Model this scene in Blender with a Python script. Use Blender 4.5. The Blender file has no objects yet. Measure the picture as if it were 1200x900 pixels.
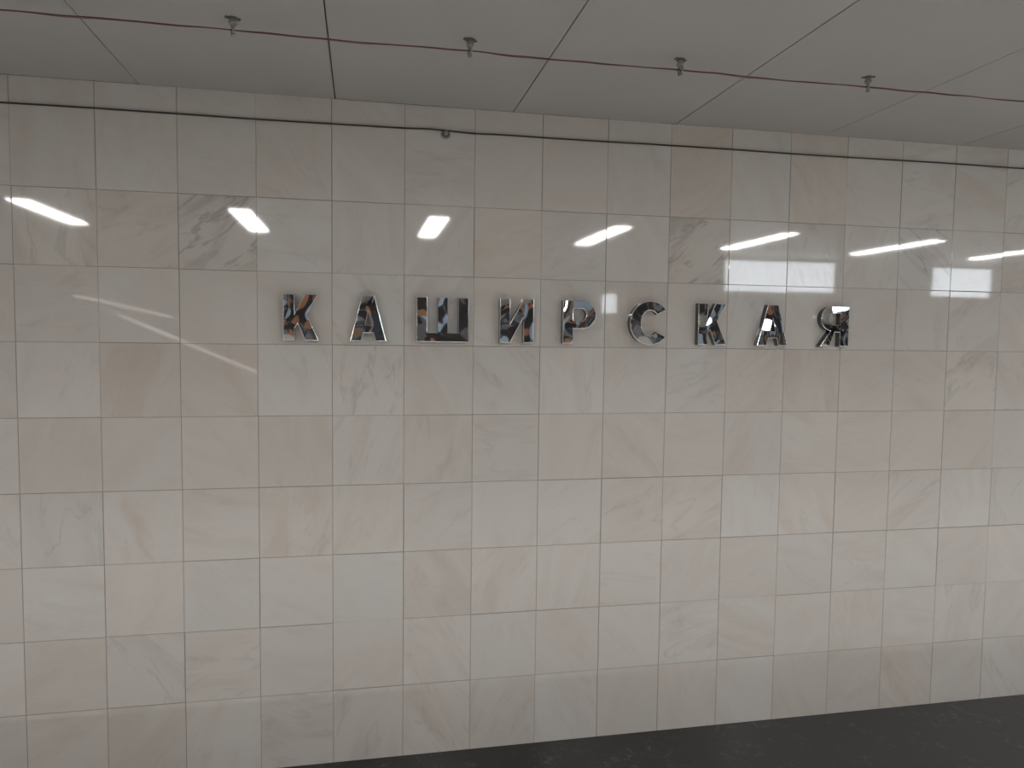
import bpy, bmesh, math, random
from mathutils import Vector, Matrix
random.seed(7)
sc=bpy.context.scene
COL=sc.collection
sc.view_settings.view_transform='Standard'

# ------------------------------------------------------------ helpers
def link(o): COL.objects.link(o); return o
def newmat(name):
    m=bpy.data.materials.new(name); m.use_nodes=True
    nt=m.node_tree; b=nt.nodes['Principled BSDF']
    return m,nt,b
def N(nt,t,**kw):
    n=nt.nodes.new(t)
    for k,v in kw.items():
        if k.startswith('i_'):
            n.inputs[k[2:].replace('_',' ')].default_value=v
        else: setattr(n,k,v)
    return n
def L(nt,a,b): nt.links.new(a,b)
def math_(nt,op,a,b=None,clamp=False):
    n=nt.nodes.new('ShaderNodeMath'); n.operation=op; n.use_clamp=clamp
    for i,v in enumerate((a,b)):
        if v is None: continue
        if isinstance(v,(int,float)): n.inputs[i].default_value=v
        else: nt.links.new(v,n.inputs[i])
    return n.outputs[0]
def mix(nt,fac,a,b,mode='MIX'):
    n=nt.nodes.new('ShaderNodeMix'); n.data_type='RGBA'; n.blend_type=mode
    for s,v in ((n.inputs[0],fac),(n.inputs[6],a),(n.inputs[7],b)):
        if isinstance(v,(int,float)): s.default_value=v
        elif isinstance(v,tuple): s.default_value=(*v,1)
        else: nt.links.new(v,s)
    return n.outputs[2]
def ramp(nt,src,stops):
    n=nt.nodes.new('ShaderNodeMapRange'); n.clamp=True; n.interpolation_type='SMOOTHSTEP'
    nt.links.new(src,n.inputs[0])
    n.inputs[1].default_value=stops[0]; n.inputs[2].default_value=stops[1]
    n.inputs[3].default_value=stops[2]; n.inputs[4].default_value=stops[3]
    return n.outputs[0]
def box(bm,x0,x1,y0,y1,z0,z1,mi=0):
    v=[bm.verts.new(p) for p in ((x0,y0,z0),(x1,y0,z0),(x1,y1,z0),(x0,y1,z0),(x0,y0,z1),(x1,y0,z1),(x1,y1,z1),(x0,y1,z1))]
    for f in ((3,2,1,0),(4,5,6,7),(0,1,5,4),(1,2,6,5),(2,3,7,6),(3,0,4,7)):
        fc=bm.faces.new([v[i] for i in f]); fc.material_index=mi
    return v
def mesh_obj(name,bm,mats,smooth=False):
    me=bpy.data.meshes.new(name); bm.normal_update(); bm.to_mesh(me); bm.free()
    for m in mats: me.materials.append(m)
    if smooth:
        for p in me.polygons: p.use_smooth=True
    return link(bpy.data.objects.new(name,me))
def lathe(bm,prof,cx,cy,seg=28,mi=0):
    rings=[]
    for r,z in prof:
        rings.append([bm.verts.new((cx+r*math.cos(2*math.pi*i/seg),cy+r*math.sin(2*math.pi*i/seg),z)) for i in range(seg)])
    for a,b in zip(rings,rings[1:]):
        for i in range(seg):
            bm.faces.new((a[i],a[(i+1)%seg],b[(i+1)%seg],b[i])).material_index=mi
    bm.faces.new(rings[0][::-1]); bm.faces.new(rings[-1])
def torus(bm,c,R,r,axis,seg=28,s2=10):
    c=Vector(c); ax=Vector(axis).normalized()
    u=ax.orthogonal().normalized(); w=ax.cross(u)
    g=[]
    for i in range(seg):
        a=2*math.pi*i/seg; d=u*math.cos(a)+w*math.sin(a)
        g.append([bm.verts.new(c+d*(R+r*math.cos(2*math.pi*j/s2))+ax*r*math.sin(2*math.pi*j/s2)) for j in range(s2)])
    for i in range(seg):
        for j in range(s2):
            bm.faces.new((g[i][j],g[(i+1)%seg][j],g[(i+1)%seg][(j+1)%s2],g[i][(j+1)%s2]))
def structure(o): o['kind']='structure'; return o

CEIL=2.816; FLOOR=-0.022; T=0.3
X0,X1=-3.9,12.0; YB=-8.6
# height of the wire strung along the top of the marble
def wz(x): return 2.708+0.0032*x+0.0012*math.sin(x*5)+0.0035*math.exp(-((x-1.60)/0.06)**2)-0.003*math.exp(-((x-1.80)/0.07)**2)

# ------------------------------------------------------------ materials
def marble():
    m,nt,b=newmat('polished_cream_marble')
    tc=N(nt,'ShaderNodeTexCoord').outputs['Object']
    rnd=N(nt,'ShaderNodeAttribute',attribute_name='rnd').outputs['Fac']
    rnd2=N(nt,'ShaderNodeAttribute',attribute_name='rnd_b').outputs['Fac']
    tint=N(nt,'ShaderNodeAttribute',attribute_name='tint').outputs['Fac']
    vein=N(nt,'ShaderNodeAttribute',attribute_name='vein').outputs['Fac']
    # offset + rotate coordinates per tile (each slab is its own cut of stone)
    rot=N(nt,'ShaderNodeVectorRotate',rotation_type='Y_AXIS')
    L(nt,tc,rot.inputs['Vector']); L(nt,math_(nt,'MULTIPLY',rnd,6.283),rot.inputs['Angle'])
    off=N(nt,'ShaderNodeCombineXYZ')
    L(nt,math_(nt,'MULTIPLY',rnd,37.0),off.inputs[0]); L(nt,math_(nt,'MULTIPLY',rnd2,53.0),off.inputs[1]); L(nt,math_(nt,'MULTIPLY',rnd2,19.0),off.inputs[2])
    add=N(nt,'ShaderNodeVectorMath',operation='ADD'); L(nt,rot.outputs[0],add.inputs[0]); L(nt,off.outputs[0],add.inputs[1])
    mp=N(nt,'ShaderNodeMapping'); mp.inputs['Scale'].default_value=(1,1,3.2); L(nt,add.outputs[0],mp.inputs[0])
    P=mp.outputs[0]
    cl=N(nt,'ShaderNodeTexNoise',i_Scale=2.4,i_Detail=6.0,i_Roughness=0.58,i_Distortion=0.7); L(nt,P,cl.inputs['Vector'])
    cl2=N(nt,'ShaderNodeTexNoise',i_Scale=5.5,i_Detail=8.0,i_Roughness=0.62,i_Distortion=0.9); L(nt,P,cl2.inputs['Vector'])
    vn=N(nt,'ShaderNodeTexNoise',i_Scale=2.6,i_Detail=5.0,i_Roughness=0.5,i_Distortion=0.6); L(nt,P,vn.inputs['Vector'])
    fine=N(nt,'ShaderNodeTexNoise',i_Scale=60.0,i_Detail=4.0,i_Roughness=0.6); L(nt,P,fine.inputs['Vector'])
    c=mix(nt,rnd,(0.715,0.672,0.622),(0.725,0.706,0.678))
    g=math_(nt,'ADD',0.93,math_(nt,'MULTIPLY',rnd2,0.08))
    # warm clouds
    warm=math_(nt,'MULTIPLY',ramp(nt,cl.outputs['Fac'],(0.38,0.72,0,1)),math_(nt,'ADD',0.20,tint),True)
    c=mix(nt,math_(nt,'MULTIPLY',warm,0.62),c,(0.63,0.52,0.42))
    c=mix(nt,math_(nt,'MULTIPLY',tint,0.34),c,(0.64,0.56,0.475))
    # rust streaks
    st=math_(nt,'MULTIPLY',ramp(nt,cl2.outputs['Fac'],(0.55,0.78,0,1)),math_(nt,'MULTIPLY',tint,0.45))
    c=mix(nt,st,c,(0.50,0.38,0.28))
    # soft grey veins
    rid=math_(nt,'ABSOLUTE',math_(nt,'SUBTRACT',vn.outputs['Fac'],0.5))
    line=ramp(nt,rid,(0.0,0.035,1,0))
    msk=math_(nt,'MULTIPLY',line,math_(nt,'MULTIPLY',ramp(nt,cl2.outputs['Fac'],(0.40,0.6,0,1)),math_(nt,'ADD',0.08,vein)),True)
    c=mix(nt,math_(nt,'MULTIPLY',msk,0.45),c,(0.28,0.26,0.25))
    sm=math_(nt,'MULTIPLY',ramp(nt,cl.outputs['Fac'],(0.46,0.68,0,1)),math_(nt,'MULTIPLY',vein,0.38))
    c=mix(nt,sm,c,(0.36,0.345,0.335))
    c=mix(nt,math_(nt,'MULTIPLY',ramp(nt,fine.outputs['Fac'],(0.3,0.8,0,1)),0.06),c,(0.5,0.475,0.45))
    hsv=N(nt,'ShaderNodeHueSaturation'); L(nt,c,hsv.inputs['Color']); L(nt,g,hsv.inputs['Value'])
    L(nt,hsv.outputs[0],b.inputs['Base Color'])
    b.inputs['Roughness'].default_value=0.04
    b.inputs['IOR'].default_value=1.9
    return m
def simple(name,col,rough=0.6,metal=0.0,var=0.12,scale=30,bump=0.1):
    m,nt,b=newmat(name)
    tc=N(nt,'ShaderNodeTexCoord').outputs['Object']
    n=N(nt,'ShaderNodeTexNoise',i_Scale=float(scale),i_Detail=5.0); L(nt,tc,n.inputs['Vector'])
    c=mix(nt,n.outputs['Fac'],tuple(v*(1-var) for v in col),tuple(min(1,v*(1+var)) for v in col))
    L(nt,c,b.inputs['Base Color']); b.inputs['Roughness'].default_value=rough; b.inputs['Metallic'].default_value=metal
    if bump:
        bn=N(nt,'ShaderNodeBump',i_Strength=bump,i_Distance=0.002); L(nt,n.outputs['Fac'],bn.inputs['Height']); L(nt,bn.outputs[0],b.inputs['Normal'])
    return m
def emis(name,col,s):
    m,nt,b=newmat(name)
    b.inputs['Base Color'].default_value=(*[0.8*c for c in col],1)
    b.inputs['Emission Color'].default_value=(*col,1); b.inputs['Emission Strength'].default_value=s
    return m
M_marble=marble()
M_grout=simple('grey_grout',(0.31,0.288,0.26),0.9)
M_metal=simple('dull_zinc_metal',(0.36,0.35,0.34),0.45,0.25)
M_darkmetal=simple('dark_metal',(0.13,0.125,0.12),0.5,0.3)
M_lampcase=simple('grey_enamel',(0.25,0.25,0.25),0.5)
M_lamp=emis('lamp_diffuser_glow',(1.0,0.988,0.967),37.0)

# ------------------------------------------------------------ marble wall
SPEC={(8,4):(.3,0),(8,9):(.6,.1),(8,11):(.6,0),(8,14):(.5,0),(8,10):(.3,0),(8,3):(.35,.1),(8,7):(.1,0),(8,8):(.35,0),(8,1):(.3,0),(8,0):(.3,0),
 (7,6):(.5,0),(7,1):(.35,.3),(7,2):(.15,1.3),(7,9):(.25,1.4),(7,0):(.3,.4),(7,13):(.1,.9),
 (6,14):(.2,.3),(5,1):(.55,0),(5,4):(.35,.5),(5,11):(.5,.1),(5,14):(.15,.6),(5,5):(.3,0),(5,2):(.4,0),(5,13):(.4,0),
 (4,8):(.5,0),(4,9):(.35,0),(4,10):(.35,.05),(4,3):(.4,0),(4,14):(.5,0),(4,0):(.3,0),(4,1):(.35,0),
 (3,1):(.6,.1),(3,3):(.75,.1),(3,11):(.7,0),(3,2):(.35,0),(3,5):(.3,.15),(2,5):(.45,.15),(2,6):(.5,.1),(2,7):(.35,0),(2,14):(.3,0),(2,13):(.3,0),
 (1,10):(.5,0),(1,12):(.5,0),(1,4):(.35,0),(1,13):(.3,0),(0,0):(.5,.05),(0,2):(.4,0),(0,3):(.3,.3),(0,5):(.4,.3),(0,11):(.4,0),(0,12):(.6,0),(0,13):(.65,.1),(0,9):(.35,0),(0,6):(.4,.15),
 (0,1):(.4,0),(0,-1):(.5,0)}
def build_wall():
    bm=bmesh.new()
    lr=bm.faces.layers.float.new('rnd'); lb=bm.faces.layers.float.new('rnd_b')
    lt=bm.faces.layers.float.new('tint'); lv=bm.faces.layers.float.new('vein')
    g=0.0011; bv=0.0010
    for i in range(-13,40):
        for r in range(0,10):
            x0,x1=i*T+g,(i+1)*T-g
            z0,z1=r*T+g,min((r+1)*T-g,CEIL)
            zj=wz((x0+x1)/2)+0.0012
            if r==8: z1=zj-0.0008
            if r==9: z0=zj+0.0008
            if r==0: z0=FLOOR
            t,v=SPEC.get((r,i),(random.choice((.05,.1,.15,.2,.28)),random.choice((0,.05,.1,.2,.3))))
            a,b2=random.random(),random.random()
            if r==9: a,b2,t,v=prev
            prev=(a,b2,t,v)
            ax,az=random.gauss(0,0.0006),random.gauss(0,0.0006)   # uneven setting of each slab
            cx,cz=(x0+x1)/2,(z0+z1)/2
            jx,jz=random.gauss(0,0.0005),random.gauss(0,0.0005)
            def P(x,z,y): return bm.verts.new((x+jx,y+(x-cx)*ax+(z-cz)*az,z+(jz if 0<r<8 else 0)))
            f=[P(x0+bv,z0+bv,0),P(x1-bv,z0+bv,0),P(x1-bv,z1-bv,0),P(x0+bv,z1-bv,0)]
            e=[P(x0,z0,bv),P(x1,z0,bv),P(x1,z1,bv),P(x0,z1,bv)]
            k=[P(x0,z0,.012),P(x1,z0,.012),P(x1,z1,.012),P(x0,z1,.012)]
            fs=[bm.faces.new(f)]
            for q in range(4):
                n=(q+1)%4
                fs.append(bm.faces.new((e[q],e[n],f[n],f[q])))
                fs.append(bm.faces.new((k[q],k[n],e[n],e[q])))
            for fc in fs:
                fc[lr]=a; fc[lb]=b2; fc[lt]=t; fc[lv]=v
    box(bm,X0,X1,0.0017,0.25,FLOOR,CEIL,1)
    o=mesh_obj('wall_front',bm,[M_marble,M_grout])
    return structure(o)
build_wall()

# ------------------------------------------------------------ ceiling panels
def ceiling_mat():
    m,nt,b=newmat('grey_ceiling_panels')
    tc=N(nt,'ShaderNodeTexCoord').outputs['Object']
    sp=N(nt,'ShaderNodeSeparateXYZ'); L(nt,tc,sp.inputs[0])
    u=math_(nt,'DIVIDE',math_(nt,'SUBTRACT',sp.outputs[0],0.462-7.52),0.7520)
    pid=math_(nt,'FLOOR',u)
    wn=N(nt,'ShaderNodeTexWhiteNoise',noise_dimensions='1D'); L(nt,pid,wn.inputs['W'])
    n=N(nt,'ShaderNodeTexNoise',i_Scale=3.0,i_Detail=6.0); L(nt,tc,n.inputs['Vector'])
    n2=N(nt,'ShaderNodeTexNoise',i_Scale=180.0,i_Detail=2.0); L(nt,tc,n2.inputs['Vector'])
    c=mix(nt,n.outputs['Fac'],(0.455,0.445,0.43),(0.535,0.525,0.508))
    c=mix(nt,math_(nt,'MULTIPLY',wn.outputs['Value'],0.22),c,(0.41,0.402,0.39))
    c=mix(nt,math_(nt,'MULTIPLY',n2.outputs['Fac'],0.2),c,(0.38,0.372,0.36))
    L(nt,c,b.inputs['Base Color']); b.inputs['Roughness'].default_value=0.55
    return m
M_ceil=ceiling_mat()
bm=bmesh.new()
xs=[X0]; k=-6
while True:
    x=0.462+0.752*k; k+=1
    if x<=X0: continue
    if x>=X1: break
    xs.append(x)
xs.append(X1)
for a,b in zip(xs,xs[1:]):
    for y0,y1 in ((-2.55,0.0),(-5.1,-2.553),(YB,-5.103)):
        box(bm,a+0.0023,b-0.0023,y0,y1,CEIL+random.uniform(-0.0005,0.0008),CEIL+0.02)
box(bm,X0,X1,YB,0.25,CEIL+0.02,CEIL+0.12,1)
M_gap=simple('dark_joint',(0.02,0.02,0.02),0.9)
structure(mesh_obj('ceiling',bm,[M_ceil,M_gap]))

# ------------------------------------------------------------ floor: black border along the wall, unseen granite beyond paled to bounce fill light
def floormat():
    m,nt,b=newmat('black_border_and_granite_floor')
    tc=N(nt,'ShaderNodeTexCoord').outputs['Object']
    sp=N(nt,'ShaderNodeSeparateXYZ'); L(nt,tc,sp.inputs[0])
    n=N(nt,'ShaderNodeTexNoise',i_Scale=5.0,i_Detail=9.0,i_Roughness=0.7,i_Distortion=0.8); L(nt,tc,n.inputs['Vector'])
    n2=N(nt,'ShaderNodeTexNoise',i_Scale=120.0,i_Detail=3.0); L(nt,tc,n2.inputs['Vector'])
    n3=N(nt,'ShaderNodeTexNoise',i_Scale=26.0,i_Detail=8.0,i_Roughness=0.8); L(nt,tc,n3.inputs['Vector'])
    c=mix(nt,n2.outputs['Fac'],(0.008,0.008,0.009),(0.018,0.018,0.020))
    dust=math_(nt,'MULTIPLY',ramp(nt,n.outputs['Fac'],(0.45,0.65,0,1)),ramp(nt,n3.outputs['Fac'],(0.50,0.68,0,1)))
    c=mix(nt,math_(nt,'MULTIPLY',dust,0.9),c,(0.14,0.14,0.14))
    gran=mix(nt,n2.outputs['Fac'],(0.58,0.57,0.555),(0.80,0.79,0.77))
    c=mix(nt,math_(nt,'LESS_THAN',sp.outputs[1],-0.62),c,gran)
    L(nt,c,b.inputs['Base Color']); b.inputs['Roughness'].default_value=0.35
    return m
bm=bmesh.new(); box(bm,X0,X1,YB,0.25,FLOOR-0.15,FLOOR)
structure(mesh_obj('floor',bm,[floormat()]))

# ------------------------------------------------------------ far side of the hall with patches invented to be mirrored in the chrome
def backmat():
    m,nt,b=newmat('chrome_reflection_patches')
    tc=N(nt,'ShaderNodeTexCoord').outputs['Object']
    mp=N(nt,'ShaderNodeMapping'); mp.inputs['Scale'].default_value=(1.0,1,0.6); L(nt,tc,mp.inputs[0])
    v=N(nt,'ShaderNodeTexVoronoi',i_Scale=2.8); L(nt,mp.outputs[0],v.inputs['Vector'])
    sp=N(nt,'ShaderNodeSeparateColor'); L(nt,v.outputs['Color'],sp.inputs[0])
    n=N(nt,'ShaderNodeTexNoise',i_Scale=2.6,i_Detail=4.0,i_Distortion=0.5); L(nt,tc,n.inputs['Vector'])
    c=mix(nt,ramp(nt,n.outputs['Fac'],(0.42,0.58,0,1)),(0.03,0.032,0.04),(0.30,0.305,0.32))
    c=mix(nt,ramp(nt,sp.outputs[0],(0.74,0.76,0,0.9)),c,(0.66,0.32,0.17))
    c=mix(nt,ramp(nt,sp.outputs[1],(0.86,0.88,0,1)),c,(0.60,0.78,0.97))
    c=mix(nt,ramp(nt,sp.outputs[2],(0.68,0.72,0,0.95)),c,(0.025,0.025,0.03))
    # pale lower band added to bounce fill light, below the reflection patches
    s=N(nt,'ShaderNodeSeparateXYZ'); L(nt,tc,s.inputs[0])
    c=mix(nt,math_(nt,'LESS_THAN',s.outputs[2],1.1),c,(0.76,0.75,0.73))
    L(nt,c,b.inputs['Base Color']); b.inputs['Roughness'].default_value=0.5
    return m
M_back=backmat()
bm=bmesh.new(); box(bm,X0,X1,YB-0.2,YB,FLOOR-0.15,CEIL+0.12); structure(mesh_obj('wall_back',bm,[M_back]))
bm=bmesh.new(); box(bm,X0-0.2,X0,YB-0.2,0.25,FLOOR-0.15,CEIL+0.12); structure(mesh_obj('wall_left',bm,[M_back]))
bm=bmesh.new(); box(bm,X1,X1+0.2,YB-0.2,0.25,FLOOR-0.15,CEIL+0.12); structure(mesh_obj('wall_right',bm,[M_back]))

# ------------------------------------------------------------ chrome letters
def chrome(name,rough,col,bd=0.012):
    m,nt,b=newmat(name)
    pos=N(nt,'ShaderNodeNewGeometry').outputs['Position']
    n=N(nt,'ShaderNodeTexNoise',i_Scale=7.0,i_Detail=0.0,i_Distortion=0.0); L(nt,pos,n.inputs['Vector'])
    sc_=N(nt,'ShaderNodeTexNoise',i_Scale=45.0,i_Detail=5.0); L(nt,pos,sc_.inputs['Vector'])
    c=mix(nt,ramp(nt,sc_.outputs['Fac'],(0.55,0.8,0,0.3)),col,tuple(v*0.7 for v in col))
    L(nt,c,b.inputs['Base Color']); b.inputs['Metallic'].default_value=1
    b.inputs['Roughness'].default_value=rough
    bn=N(nt,'ShaderNodeBump',i_Strength=1.0,i_Distance=bd); L(nt,n.outputs['Fac'],bn.inputs['Height']); L(nt,bn.outputs[0],b.inputs['Normal'])
    return m
M_chrome=chrome('polished_chrome',0.03,(0.94,0.94,0.95))
M_side=chrome('shaded_chrome_side',0.15,(0.14,0.14,0.15))  # same chrome, side darkness painted into its colour
M_bevel=chrome('bright_chrome_rim',0.20,(0.98,0.98,0.98))

def arc(cx,cy,rx,ry,a0,a1,n=24):
    return [(cx+rx*math.cos(math.radians(a0+(a1-a0)*i/n)),cy+ry*math.sin(math.radians(a0+(a1-a0)*i/n))) for i in range(n+1)]
KA=[[(0,0),(.25,0),(.25,.27),(.31,.35),(.46,0),(.76,0),(.50,.565),(.74,1),(.455,1),(.25,.60),(.25,1),(0,1)]]
A_=[[(0,0),(.245,0),(.295,.18),(.515,.18),(.565,0),(.81,0),(.545,1),(.265,1)],[(.34,.36),(.47,.36),(.405,.64)]]
SH=[[(0,0),(1.17,0),(1.17,1),(.93,1),(.93,.21),(.705,.21),(.705,1),(.465,1),(.465,.21),(.24,.21),(.24,1),(0,1)]]
II=[[(0,0),(.24,0),(.55,.56),(.55,0),(.79,0),(.79,1),(.55,1),(.24,.44),(.24,1),(0,1)]]
RR=[[(0,0),(.25,0),(.25,.34)]+arc(.465,.67,.325,.33,-90,90)+[(0,1)],
    [(.25,.53)]+arc(.44,.67,.115,.14,-90,90,16)+[(.25,.81)]]
CC=[arc(.455,.5,.455,.52,38,322,60)+arc(.455,.5,.205,.305,318,42,50)]
YA=[[(.80,0),(.80,1)]+arc(.33,.69,.31,.31,90,262)+[(.01,0),(.28,0),(.40,.35),(.55,.35),(.55,0)],
    [(.55,.54)]+[(.55,.82)]+arc(.36,.68,.11,.14,90,270,16)]
HH=0.191; DEPTH=0.036; ZB=1.8175
def letter(shape,x,w,ch):
    wm=max(p[0] for p in shape[0])-min(p[0] for p in shape[0]); mx=min(p[0] for p in shape[0])
    cu=bpy.data.curves.new('c','CURVE'); cu.dimensions='2D'; cu.fill_mode='BOTH'
    for lp in shape:
        s=cu.splines.new('POLY'); s.points.add(len(lp)-1); s.use_cyclic_u=True
        for i,(a,b) in enumerate(lp): s.points[i].co=((a-mx)/wm*w,b*HH,0,1)
    bv=0.0028
    cu.extrude=DEPTH/2-bv; cu.bevel_depth=bv; cu.bevel_resolution=1; cu.offset=-bv
    tmp=bpy.data.objects.new('tmp',cu); link(tmp)
    dg=bpy.context.evaluated_depsgraph_get(); dg.update()
    me=bpy.data.meshes.new_from_object(tmp.evaluated_get(dg))
    bpy.data.objects.remove(tmp)
    me.transform(Matrix.Rotation(math.pi/2,4,'X'))
    me.transform(Matrix.Translation((0,-DEPTH/2,0)))
    me.materials.clear()
    for m in (M_chrome,M_side,M_bevel): me.materials.append(m)
    bm=bmesh.new(); bm.from_mesh(me); bmesh.ops.remove_doubles(bm,verts=bm.verts,dist=1e-5)
    bmesh.ops.recalc_face_normals(bm,faces=bm.faces)
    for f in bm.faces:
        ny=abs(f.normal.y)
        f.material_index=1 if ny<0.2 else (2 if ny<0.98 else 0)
        f.smooth=False
    bm.to_mesh(me); bm.free()
    o=link(bpy.data.objects.new('metal_letter',me)); o.location=(x,-0.0005,ZB)
    o.rotation_euler=(random.gauss(0,0.006),0,random.gauss(0,0.012))
    o['label']='polished chrome raised Cyrillic letter %s on marble tile wall'%ch
    o['category']='letter'; o['group']='chrome station name letters'
for s,x,w,ch in ((KA,1.004,.144,'К'),(A_,1.274,.150,'А'),(SH,1.550,.224,'Ш'),(II,1.910,.152,'И'),(RR,2.194,.153,'Р'),
                 (CC,2.507,.173,'С'),(KA,2.839,.142,'К'),(A_,3.136,.158,'А'),(YA,3.464,.153,'Я')):
    letter(s,x,w,ch)

# ------------------------------------------------------------ ceiling cable + clips
def tube(name,pts,r,mat,res=3):
    cu=bpy.data.curves.new(name,'CURVE'); cu.dimensions='3D'; cu.bevel_depth=r; cu.bevel_resolution=res; cu.use_fill_caps=True
    s=cu.splines.new('POLY'); s.points.add(len(pts)-1)
    for i,p in enumerate(pts): s.points[i].co=(*p,1)
    tmp=link(bpy.data.objects.new('tmp',cu)); dg=bpy.context.evaluated_depsgraph_get(); dg.update()
    me=bpy.data.meshes.new_from_object(tmp.evaluated_get(dg)); bpy.data.objects.remove(tmp)
    me.materials.clear(); me.materials.append(mat)
    for p in me.polygons: p.use_smooth=True
    return link(bpy.data.objects.new(name,me))
M_cable=simple('red_brown_cable',(0.15,0.072,0.06),0.5,0,0.3,60)
M_wire=simple('dark_wire',(0.035,0.030,0.028),0.55)
CY=-0.73; CZ=2.780; SP=0.741; XC=0.931
def cable_pt(x,ph=0):
    f=((x-XC)/SP)%1.0
    z=CZ-0.0022*4*f*(1-f)+0.0010*math.sin(x*13+ph)*math.sin(f*math.pi)+0.0005*math.sin(x*37+1)
    y=CY+0.002*math.sin(x*7)+0.001*math.sin(x*29)
    return x,y,z
n=900
main=tube('ceiling_cable',[cable_pt(X0+0.02+(X1-X0-0.04)*i/n) for i in range(n+1)],0.0020,M_cable)
main['label']='thin reddish-brown cable strung through clips under ceiling'; main['category']='cable'
pts=[]
for i in range(n*3+1):
    x,y,z=cable_pt(X0+0.02+(X1-X0-0.04)*i/(n*3))
    pts.append((x,y-0.0015,z-0.0030+0.0009*math.sin(x*9)+0.0007*math.sin(x*23)))
M_red=simple('thin_red_wire',(0.25,0.09,0.07),0.45,0,0.2,60)
st=tube('wire_strand',pts,0.0011,M_red,2); st.parent=main; st['label']='thin red wire alongside cable'

def clip_root(x,y):
    e=link(bpy.data.objects.new('cable_clip',None)); e.location=(x,y,CEIL); e.empty_display_size=0.02
    e['label']='small grey metal clip hanging from ceiling holding cable'; e['category']='cable clip'; e['group']='ceiling cable clips'
    return e
def clip_parts():
    bm=bmesh.new(); lathe(bm,[(.016,0),(.016,-.002),(.014,-.004),(.010,-.006)],0,0)
    box(bm,-.023,.023,-.007,.007,-.003,0); a=mesh_obj('mounting_plate',bm,[M_darkmetal])
    bm=bmesh.new(); lathe(bm,[(.009,-.006),(.009,-.012),(.0125,-.013),(.0135,-.017),(.0125,-.021),(.0095,-.022),(.008,-.027)],0,0,6); b=mesh_obj('stem',bm,[M_metal])
    bm=bmesh.new(); torus(bm,(0,0,CZ-CEIL),.010,.0038,(1,0,0))
    box(bm,-.006,.006,-.0055,.0055,-.056,-.047); c=mesh_obj('clamp_ring',bm,[M_metal],True)
    return a,b,c
proto=None
for k in range(-1,5):
    x=XC+SP*k
    e=clip_root(x,CY)
    if proto is None:
        parts=clip_parts(); proto=parts
    else:
        parts=[]
        for p in proto:
            q=p.copy(); COL.objects.link(q); parts.append(q)
    for p in parts: p.parent=e
    e.rotation_euler=(0,0,random.uniform(-.5,.5))

# ------------------------------------------------------------ wall wire + eye bolt
w=tube('wall_wire',[(X0+0.02+(X1-X0-0.04)*i/500,-0.008,wz(X0+0.02+(X1-X0-0.04)*i/500)) for i in range(501)],0.0032,M_wire)
w['label']='thin dark wire running along top of marble wall'; w['category']='wire'
e=link(bpy.data.objects.new('wall_anchor',None)); e.location=(1.672,0,2.700)
e['label']='small round metal anchor bolt holding wire to marble wall'; e['category']='anchor bolt'
RX=Matrix.Rotation(math.pi/2,3,'X')
bm=bmesh.new(); lathe(bm,[(.019,0),(.020,.003),(.015,.007),(.009,.008)],0,0,24)
bmesh.ops.rotate(bm,verts=bm.verts,cent=(0,0,0),matrix=RX); p=mesh_obj('base_plate',bm,[M_metal],True); p.parent=e
bm=bmesh.new(); lathe(bm,[(.006,.007),(.006,.026),(.010,.027),(.010,.032),(.005,.033)],0,0,6)
bmesh.ops.rotate(bm,verts=bm.verts,cent=(0,0,0),matrix=RX); p=mesh_obj('bolt',bm,[M_metal]); p.parent=e
bm=bmesh.new(); torus(bm,(0,-.018,0),.013,.0028,(0.35,1,0)); p=mesh_obj('ring',bm,[M_darkmetal],True); p.parent=e

# ------------------------------------------------------------ ceiling lamps
def lamp_parts():
    bm=bmesh.new()
    box(bm,-.086,.086,-.61,-.601,-.022,0); box(bm,-.086,.086,.601,.61,-.022,0)
    box(bm,-.086,-.079,-.601,.601,-.022,0); box(bm,.079,.086,-.601,.601,-.022,0); box(bm,-.079,.079,-.601,.601,-.006,0)
    a=mesh_obj('housing',bm,[M_lampcase])
    bm=bmesh.new(); box(bm,-.0788,.0788,-.6008,.6008,-.0219,-.006)
    b=mesh_obj('diffuser',bm,[M_lamp]); b['label']='glowing white diffuser'
    return a,b
proto=None
for x,y in [(v,-3.42) for v in (-2.70,-1.13,0.40,1.935,3.495,5.065,6.57,8.06,9.6,11.1)]:
    e=link(bpy.data.objects.new('ceiling_lamp',None)); e.location=(x,y,CEIL)
    e['label']='lit rectangular fluorescent ceiling lamp reflected in marble'; e['category']='ceiling lamp'; e['group']='fluorescent ceiling lamps'
    if proto is None: parts=lamp_parts(); proto=parts
    else:
        parts=[]
        for p in proto: q=p.copy(); COL.objects.link(q); parts.append(q)
    for p in parts: p.parent=e

# ------------------------------------------------------------ hanging light boxes behind the viewer
def panelmat():
    m,nt,b=newmat('backlit_sign_panel')
    tc=N(nt,'ShaderNodeTexCoord').outputs['Object']
    mp=N(nt,'ShaderNodeMapping'); mp.inputs['Scale'].default_value=(8,1,2); L(nt,tc,mp.inputs[0])
    n=N(nt,'ShaderNodeTexNoise',i_Scale=2.0,i_Detail=3.0); L(nt,mp.outputs[0],n.inputs['Vector'])
    sp=N(nt,'ShaderNodeSeparateXYZ'); L(nt,tc,sp.inputs[0])
    row=math_(nt,'LESS_THAN',math_(nt,'FRACT',math_(nt,'MULTIPLY',sp.outputs[2],9.0)),0.3)
    f=math_(nt,'MULTIPLY',row,ramp(nt,n.outputs['Fac'],(0.45,0.6,0,0.25)))
    c=mix(nt,f,(0.86,0.93,1.0),(0.45,0.52,0.60))
    L(nt,c,b.inputs['Emission Color']); b.inputs['Emission Strength'].default_value=4.4
    b.inputs['Base Color'].default_value=(0.6,0.65,0.7,1)
    return m
M_panel=panelmat()
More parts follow.
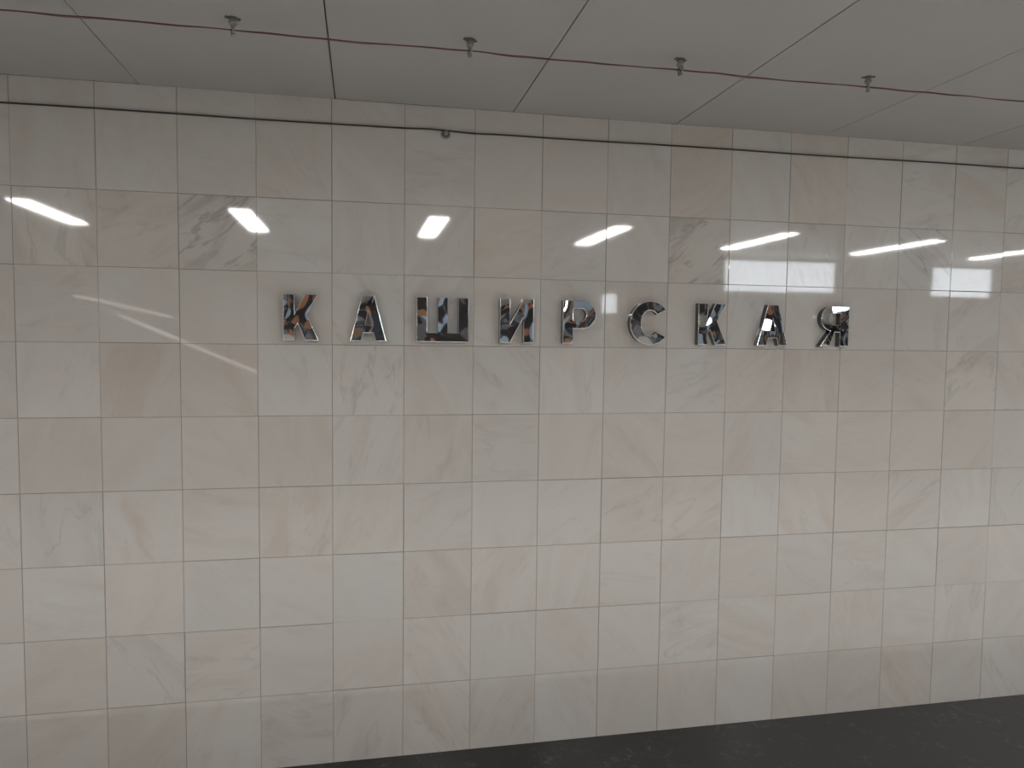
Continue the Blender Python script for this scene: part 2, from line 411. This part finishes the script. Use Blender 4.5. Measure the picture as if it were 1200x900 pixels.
for x,y,z,hw,h in ((6.15,-4.8,2.42,.70,.35),(8.62,-4.8,2.42,.42,.35),(4.46,-6.0,2.18,.10,.24)):
    e=link(bpy.data.objects.new('hanging_sign',None)); e.location=(x,y,z)
    e['label']='backlit bluish-white information sign hung below ceiling'; e['category']='sign'; e['group']='backlit hanging signs'
    bm=bmesh.new(); box(bm,-hw-.02,hw+.02,-.06,.03,-.02,h+.02); p=mesh_obj('sign_case',bm,[M_darkmetal]); p.parent=e
    bm=bmesh.new(); box(bm,-hw,hw,.03,.036,0,h); p=mesh_obj('sign_panel',bm,[M_panel]); p.parent=e
    for s in (-1,1):
        bm=bmesh.new(); lathe(bm,[(.008,h+.02),(.008,CEIL-z)],s*hw*.7,-.015,12); p=mesh_obj('hanger_rod',bm,[M_darkmetal]); p.parent=e

# polished stair handrails across the hall; their glow stands in for lamp glints
M_rail=emis('rail_glint_glow',(1.0,0.97,0.93),2.6)
for (xa,za),(xb,zb),y in (((-1.80,2.25),(-.80,2.02),-5.80),((-1.29,2.03),(.15,1.42),-5.60)):
    e=link(bpy.data.objects.new('stair_handrail',None)); e.location=(xa,y,FLOOR)
    e['label']='sloping metal handrail with glints put in as glow, on slim metal posts'; e['category']='handrail'; e['group']='handrails with glints as glow'
    p=tube('rail',[(0,0,za-FLOOR),(xb-xa,0,zb-FLOOR)],.009,M_rail); p.parent=e
    for f in (.08,.92):
        bm=bmesh.new(); lathe(bm,[(.012,0),(.012,za+(zb-za)*f-FLOOR-.009)],(xb-xa)*f,0,12); p=mesh_obj('post',bm,[M_darkmetal]); p.parent=e

# ------------------------------------------------------------ world + camera
w=bpy.data.worlds.new('world'); sc.world=w; w.use_nodes=True
w.node_tree.nodes['Background'].inputs[0].default_value=(0.5,0.5,0.5,1); w.node_tree.nodes['Background'].inputs[1].default_value=0.3
cam=bpy.data.cameras.new('camera'); co=link(bpy.data.objects.new('camera',cam))
cam.sensor_width=36; cam.lens=867.36/1200*36; cam.clip_start=0.02
co.location=(1.3245,-3.2122,1.8372); co.rotation_euler=(1.509077,-0.012474,-0.199081)
sc.camera=co
